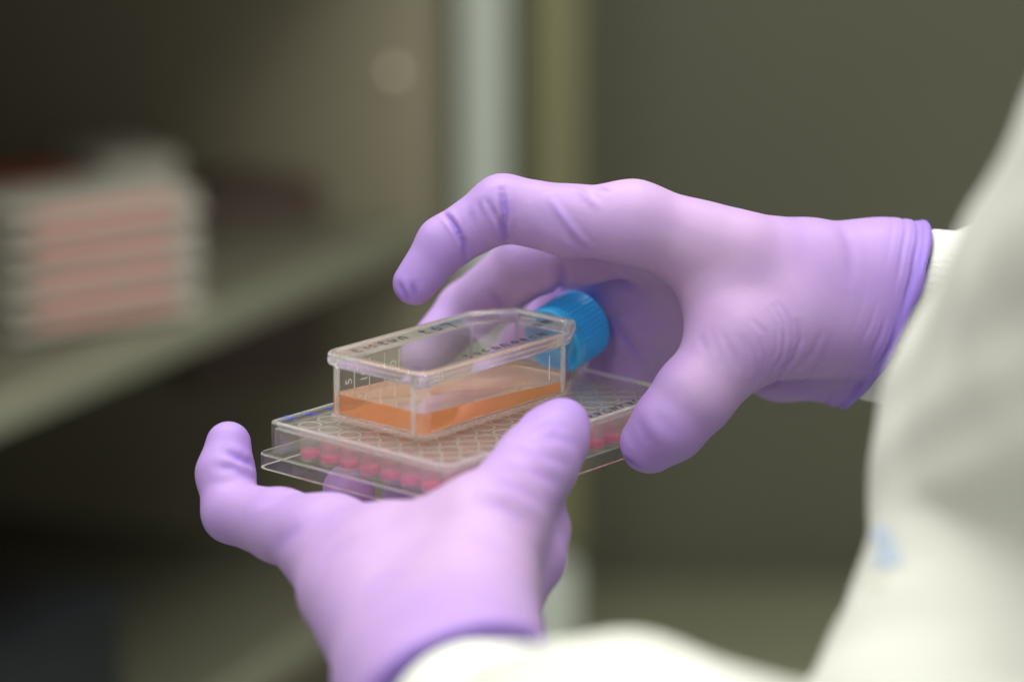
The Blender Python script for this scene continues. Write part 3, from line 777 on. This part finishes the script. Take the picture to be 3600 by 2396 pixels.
RH.chain((2610, 1190, 2, 14.6), (2440, 1388, -3, 13.3), (2355, 1490, -3, 12.2), (2285, 1557, 0, 10.1))     # thumb
RH.group(3, 6)
RH.chain((2225, 780, 2, 12.8), (2010, 778, 3, 11.8), (1768, 731, 4, 11.0))
RH.chain((1768, 731, 4, 10.7), (1562, 856, 6, 8.9), (1458, 995, 6, 7.4))
RH.group(2, 2.5)
RH.chain((2250, 840, 24, 12.5), (1875, 912, 46, 11.9), (1640, 1092, 68, 10.2), (1488, 1252, 62, 8.4))
RH.group(2, 2.5)
RH.chain((2310, 920, 42, 13), (2030, 1060, 80, 12.4), (1860, 1210, 94, 9.8), (1760, 1318, 99, 8.2))
RH.group(2, 2.5)
RH.chain((2420, 1050, 58, 12.5), (2200, 1240, 92, 11.5), (2110, 1370, 108, 9.0), (2030, 1450, 110, 7.5))
cutp = (camp(3236, 792, 20) + camp(2990, 1420, 45)) / 2
cn = np.array([0.90, 0.36, 0.10]); RH.cut(cutp + 2.0 * cn, cn)

# left hand, under the plate
def under(px, dd, r):
    """fingertip centre that touches the plate's underside"""
    lo, hi = 1300.0, 2300.0
    for _ in range(50):
        m = (lo + hi) / 2; w = (PR.T @ (camp(px, m, dd) - PT))[2]
        if w < -r: hi = m
        else: lo = m
    return (px, (lo + hi) / 2, dd, r)
LH = Solid()
LH.group(14, 9)
LH.chain((1150, 1915, -42, 13.3), (1235, 2070, -70, 16.5), (1400, 2310, -112, 19), (1520, 2460, -150, 23))     # index metacarpal
LH.chain((1400, 1955, -66, 15.0), (1430, 2080, -84, 19), (1560, 2310, -118, 20), (1640, 2470, -160, 22))
LH.chain((1710, 1860, -82, 15.0), (1685, 2050, -102, 17.5), (1675, 2230, -125, 19), (1690, 2440, -160, 20))     # thenar
LH.chain((1210, 1935, -48, 12), (1390, 1960, -70, 13.0), (1560, 1915, -78, 13), (1700, 1870, -84, 13))                                # web
LH.chain((1892, 1858, -40, 10.6), (1850, 1960, -58, 12), (1740, 2110, -75, 13), (1640, 2330, -105, 17))        # outer heel of the palm
LH.chain((1450, 2000, -45, 14), (1640, 2010, -45, 14), (1600, 2200, -80, 18))
LH.chain((1450, 2400, -130, 20), (1600, 2620, -190, 22))
LH.group(3, 9)
LH.chain((1150, 1905, -42, 13.6), (985, 1846, -25, 11.9), (818, 1800, -8, 9.9))
LH.chain((818, 1800, -8, 9.8), (792, 1665, -1, 9.4), (803, 1560, 3, 7.6))                                     # index
LH.group(3, 8)
LH.chain((1710, 1860, -82, 15), (1885, 1628, -46, 13.0), (1940, 1550, -38, 11.3), (1975, 1498, -34, 9.2))     # thumb
for mcp, pip, tip in [((1330, 1960, -45, 13), (1255, 2010, -8, 10.5), (1225, 0, 8.6)),
                      ((1470, 1990, -35, 13), (1430, 2040, 15, 10.5), (1440, 18, 8.4)),
                      ((1600, 2010, -35, 12), (1640, 2010, 25, 9.5), (1660, 34, 7.6))]:
    LH.group(2, 3)
    t = under(*tip); d = (0.6 * t[0] + 0.4 * pip[0], 0.45 * t[1] + 0.55 * pip[1], 0.75 * t[2] + 0.25 * pip[2] + 6, 9.2)
    LH.chain(mcp, pip, d, t)
lcut = camp(1655, 2295, -165)
ln = np.array([0.42, 0.62, -0.66]); LH.cut(lcut, ln)

HRES = 1.15
RC = [([(1560, 752), (1582, 772), (1605, 806), (1630, 855), (1638, 912)], 1.0, 1.1),
      ([(1764, 670), (1775, 752), (1772, 801), (1779, 852)], 1.3, 1.3), ([(1708, 703), (1738, 752), (1762, 801), (1776, 840)], 1.0, 0.55),
      ([(1684, 713), (1694, 767)], 1.2, 0.3), ([(1650, 745), (1662, 790)], 1.4, 0.2),
      ([(1929, 693), (1978, 762), (2037, 835), (2080, 872)], 1.3, -0.5), ([(2023, 663), (2060, 692), (2100, 725)], 1.4, -0.4),
      ([(2096, 656), (2140, 676)], 1.1, 0.5), ([(1983, 845), (2037, 894)], 1.6, -0.3), ([(1880, 700), (1920, 770), (1960, 820)], 2.2, 0.22),
      ([(1974, 925), (1983, 973), (1974, 1012), (1964, 1045)], 2.0, 1.5), ([(1733, 1037), (1772, 1085)], 2.0, 0.9),
      ([(2464, 1179), (2482, 1235)], 1.6, 0.3), ([(2536, 1170), (2580, 1250), (2594, 1304)], 1.3, 0.32), ([(2500, 1165), (2530, 1240), (2540, 1290)], 1.4, 0.22),
      ([(2625, 1187), (2652, 1250), (2661, 1312), (2647, 1357)], 1.0, 0.42), ([(2670, 1196), (2687, 1259), (2670, 1335)], 1.0, 0.42),
      ([(2600, 1180), (2625, 1240), (2634, 1310)], 1.1, 0.3), ([(2717, 1078), (2753, 1139), (2758, 1190), (2748, 1251), (2702, 1328)], 1.0, 0.45),
      ([(2738, 1067), (2779, 1134), (2789, 1200), (2768, 1271), (2715, 1340)], 1.0, 0.5), ([(2804, 1134), (2812, 1195), (2789, 1261), (2728, 1343), (2666, 1373)], 1.1, 0.75),
      ([(2886, 1169), (2855, 1241), (2789, 1312)], 1.5, 0.4), ([(2700, 1090), (2730, 1150), (2733, 1210), (2715, 1280)], 0.9, 0.32),
      ([(2640, 1120), (2690, 1170), (2710, 1240), (2690, 1310)], 1.0, 0.3), ([(2920, 1180), (2890, 1270), (2830, 1340)], 1.8, 0.3),
      ([(2241, 1473), (2268, 1522), (2279, 1562)], 2.2, 0.35), ([(2308, 1460), (2348, 1500), (2375, 1540)], 2.4, 0.35),
      ([(2176, 1590), (2201, 1618), (2240, 1642)], 1.5, 0.6), ([(1404, 1000), (1420, 1028), (1432, 1050)], 1.1, 0.7), ([(1450, 1000), (1458, 1045)], 1.2, 0.8),
      ([(2960, 800), (2985, 870), (2990, 980)], 2.4, 0.35), ([(2150, 1140), (2200, 1200), (2262, 1270)], 2.5, 1.2),
      ([(2060, 930), (2180, 990), (2290, 1060)], 5.0, 0.5)]
LC = [([(1744, 1670), (1850, 1723), (1904, 1763)], 3.2, 0.8), ([(1690, 1763), (1784, 1790), (1850, 1843)], 3.4, 0.9), ([(1784, 1617), (1884, 1663), (1970, 1697)], 2.6, 0.6),
      ([(1825, 1560), (1910, 1600), (1995, 1630)], 2.2, 0.5), ([(1870, 1505), (1925, 1490), (1985, 1510)], 2.0, 0.55), ([(1900, 1540), (1960, 1535), (2020, 1560)], 2.2, 0.45),
      ([(1700, 1710), (1790, 1750), (1870, 1800)], 2.6, -0.5), ([(1640, 1880), (1730, 1900), (1800, 1960)], 5, 0.5),
      ([(790, 1590), (843, 1610), (890, 1632)], 1.8, 0.9), ([(765, 1640), (823, 1645), (880, 1680)], 2.0, 0.9), ([(760, 1700), (820, 1690), (880, 1700)], 2.4, 0.4),
      ([(903, 1763), (960, 1745), (1023, 1737)], 2.6, 0.5), ([(970, 1923), (1010, 1885), (1060, 1850)], 4.0, 0.7), ([(1120, 2000), (1180, 1930), (1260, 1880)], 5, 0.45),
      ([(1250, 2100), (1330, 2040), (1450, 2010)], 6, 0.4), ([(1350, 2250), (1500, 2190), (1680, 2180)], 4, 0.5)]
def build_glove(S, defs, cutpt, cutn, nm, org, sfun, band):
    P, F = surface_nets(S, HRES)
    P, F = subdivide(P, F)
    nr = normals(P, F)
    if np.mean((nr * (P - P.mean(0))).sum(1)) < 0: F = F[:, ::-1]; nr = -nr
    Q, D = creases(S, P, nr, [(p, w, d * ((1.25 if p[0][0] < 2400 else 0.85) if w < 2 else 0.85)) for p, w, d in defs])
    # gathered folds of the cuff: they follow the edge and die out towards the palm
    a = -((P - cutpt) @ cutn) / np.linalg.norm(cutn)
    ph = 1.3 * np.sin(P[:, 0] * 0.11 + 1) + 1.1 * np.sin(P[:, 1] * 0.13 + P[:, 2] * 0.07)
    ph = ph + 0.45 * np.sin(P[:, 1] * 0.23 + P[:, 2] * 0.21) + 0.15 * np.sin(P[:, 1] * 0.45 - P[:, 0] * 0.4 + 2)
    env = np.exp(-np.clip(a, 0, 99) / 5.5) * (a > -3)
    amp = 0.6 + 0.6 * np.sin(P[:, 1] * 0.27 + P[:, 2] * 0.17 + a * 0.35)
    fold = env * amp * (0.75 * np.sin(a * 1.25 + ph) + 0.35 * np.sin(a * 2.6 + 2 * ph + 1))
    bead = min(0.9, 0.13 * band) * np.exp(-((a - 1.2) / 1.0) ** 2)
    Q = Q + nr * (fold + bead + 0.8 * env)[:, None]
    slack = sfun(P) + 0.9 * np.exp(-np.clip(a, 0, 99) / (0.8 * band)) + 0.35 * np.clip(np.abs(D), 0, 1)
    return solid_obj(nm, Q, F[:, ::-1], MAT['glove'], person, org, slack)
# white coat: both sleeves, the near upper arm and the front of the body, one garment
MAT['coat'] = plain("white_cotton_coat", (0.52, 0.53, 0.49), 0.8, noise=0.03, scale=30, bump=0.3, bscale=900, spec=0.2)
MAT['knit'] = plain("white_knit_cuff", (0.66, 0.67, 0.63), 0.85, noise=0.03, scale=60, bump=0.4, bscale=1200, spec=0.2)
MAT['emblem'] = plain("blue_embroidery", (0.36, 0.44, 0.56), 0.8, noise=0.25, scale=150)
MAT['emblem_grey'] = plain("grey_embroidery", (0.5, 0.5, 0.43), 0.8, noise=0.2, scale=150)
CO = Solid()
CO.group(18, 20)
CO.chain((4720, 330, -310, 66), (4190, 1110, -240, 62), (3870, 1560, -170, 62), (3830, 2000, -165, 62), (3570, 2700, -200, 60), (3350, 3700, -290, 56))   # near upper arm
CO.chain((3350, 3700, -290, 56), (2700, 3270, -320, 55), (2135, 2850, -262, 45), (2000, 2785, -240, 40.5))                                        # near forearm
CO.chain((4900, 700, -120, 110), (4900, 2300, -60, 130))                                                                                      # body
CO.group(14, 8)
CO.chain((3420, 1050, 50, 26), (3900, 1180, 60, 40), (4700, 1200, 0, 60)).chain((3330, 1260, 60, 21), (3900, 1300, 70, 40))                         # far sleeve
CP, CF = surface_nets(CO, 4.0); CP, CF = subdivide(CP, CF)
cnr = normals(CP, CF)
if np.mean(np.einsum('ij,ij->i', cnr, grad(CO, CP[:, :]))) < 0: CF = CF[:, ::-1]; cnr = -cnr
ph = CP @ np.array([0.045, 0.030, 0.02]); ph2 = CP @ np.array([0.02, -0.05, 0.03])
fold = 2.6 * np.sin(ph * 1.9 + 1.6 * np.sin(ph2 * 0.8)) + 1.5 * np.sin(ph * 3.7 + 2.0 * np.sin(ph2 * 1.7 + 1)) + 1.0 * np.sin(ph2 * 4.1 + 1.3 * np.sin(ph * 2))
CP = CP + cnr * (fold * 0.4)[:, None]
coat = solid_obj("lab_coat", CP, CF[:, ::-1], MAT['coat'], person, PORG)
def knit(nodes, cut, k=12):
    S = Solid(); S.group(k, 8)
    for n in nodes: S.chain(*n)
    S.cut(*cut)
    P, F = surface_nets(S, 1.6); P, F = subdivide(P, F); nr = normals(P, F)
    if np.mean(np.einsum('ij,ij->i', nr, grad(S, P))) < 0: F = F[:, ::-1]; nr = -nr
    a = camp(*nodes[0][-1][:3]) - camp(*nodes[0][0][:3]); a /= np.linalg.norm(a)
    u = np.cross(a, [0, 0, 1.0]); u /= np.linalg.norm(u); v = np.cross(a, u); c = camp(*nodes[0][0][:3])
    th = np.arctan2((P - c) @ v, (P - c) @ u)
    P = P + nr * (0.06 * np.sin(th * 46))[:, None]
    return solid_obj("cuff", P, F[:, ::-1], MAT['knit'], coat, PORG)
kc = knit([[(3215, 1020, 34, 21.5), (3440, 1075, 46, 25)], [(3080, 1250, 50, 16), (3360, 1290, 58, 18)]], (camp(3244, 900, 30), (-0.90, -0.36, -0.10)))
kl = knit([[(1640, 2460, -150, 16.5), (1800, 2600, -225, 24)], [(1560, 2520, -160, 18), (1760, 2640, -225, 24)]], (camp(1625, 2380, -166), (-0.42, -0.62, 0.66)))
# embroidered badge on the sleeve, following the cloth
def patch(name, cx, cy_, rx, ry, rot, mat):
    vs, fs = [], []; nr_, ns = 5, 20
    tree_p = CP
    for i in range(nr_ + 1):
        for k in range(ns):
            t = 2 * math.pi * k / ns; q = i / nr_; x = q * rx * math.cos(t); y = q * ry * math.sin(t)
            px, py = cx + x * math.cos(rot) - y * math.sin(rot), cy_ + x * math.sin(rot) + y * math.cos(rot)
            p0 = surf_hit(CO, px, py, -260, 0)
            j = np.argmin(((CP - p0) ** 2).sum(1)); pl, pn = CP[j], cnr[j]
            d = camp(px, py, 0); d = d / np.linalg.norm(d); den = d @ pn
            p = d * ((pl @ pn) / den) if abs(den) > 0.15 else p0
            vs.append(c2w(p + pn * 0.5) - PORG)
    for i in range(nr_):
        for k in range(ns): fs.append((i * ns + k, i * ns + (k + 1) % ns, (i + 1) * ns + (k + 1) % ns, (i + 1) * ns + k))
    me = bpy.data.meshes.new(name); me.from_pydata([tuple(v) for v in vs], [], fs); me.update(); me.shade_smooth(); me.materials.append(mat)
    return link(bpy.data.objects.new(name, me), coat)
patch("badge", 3106, 1893, 30, 46, -0.35, MAT['emblem'])
patch("badge", 3138, 1952, 30, 40, -0.35, MAT['emblem'])
patch("badge", 3098, 1972, 20, 26, 0.2, MAT['emblem'])
patch("badge_base", 3080, 2048, 34, 26, 0.3, MAT['emblem_grey'])
# the body inside the clothes: both arms joined through the shoulders
BO = Solid(); BO.group(14, 10)
BO.chain((2900, 1080, 34, 18), (3420, 1110, 48, 19), (3950, 1230, 58, 28), (4800, 1000, -20, 45))
BO.chain((4800, 1000, -20, 70), (4850, 2300, -60, 90)).chain((4800, 900, -60, 50), (4450, 350, -300, 44), (3850, 1560, -170, 42), (3780, 2500, -190, 40), (3350, 3700, -290, 38), (2700, 3270, -320, 36), (2050, 2800, -250, 26), (1650, 2470, -160, 14), (1560, 2250, -120, 12))
BP, BF = surface_nets(BO, 5.0); bnr = normals(BP, BF)
if np.mean(np.einsum('ij,ij->i', bnr, grad(BO, BP))) < 0: BF = BF[:, ::-1]
solid_obj("body", BP, BF[:, ::-1], MAT['skin'], person, PORG)
def near(P, px, py, dd, r):
    return np.exp(-(np.linalg.norm(P - camp(px, py, dd), axis=1) / r) ** 2)
def r_slack(P):
    s = 0.38 + 0 * P[:, 0]
    s += 0.25 * near(P, 1500, 950, 5, 22) + 0.3 * near(P, 1430, 1040, 5, 8) + 0.20 * near(P, 2290, 1560, -4, 24)
    s -= 0.38 * near(P, 2480, 960, 0, 30) + 0.25 * near(P, 2250, 690, 0, 20) + 0.3 * near(P, 2470, 1370, -12, 12) + 0.15 * near(P, 1850, 1000, 40, 20)
    return s
def l_slack(P):
    s = 0.34 + 0 * P[:, 0]
    s += 0.35 * near(P, 1960, 1520, -30, 26) + 0.25 * near(P, 800, 1560, 0, 24)
    s -= 0.22 * near(P, 1450, 1850, -90, 45) + 0.2 * near(P, 1680, 2000, -110, 30)
    return s
glove_r = build_glove(RH, RC, cutp + 2.0 * cn, cn, "glove", PORG, r_slack, 7.0)
glove_l = build_glove(LH, LC, lcut + 1.0 * ln, ln, "glove", PORG, l_slack, 2.6)
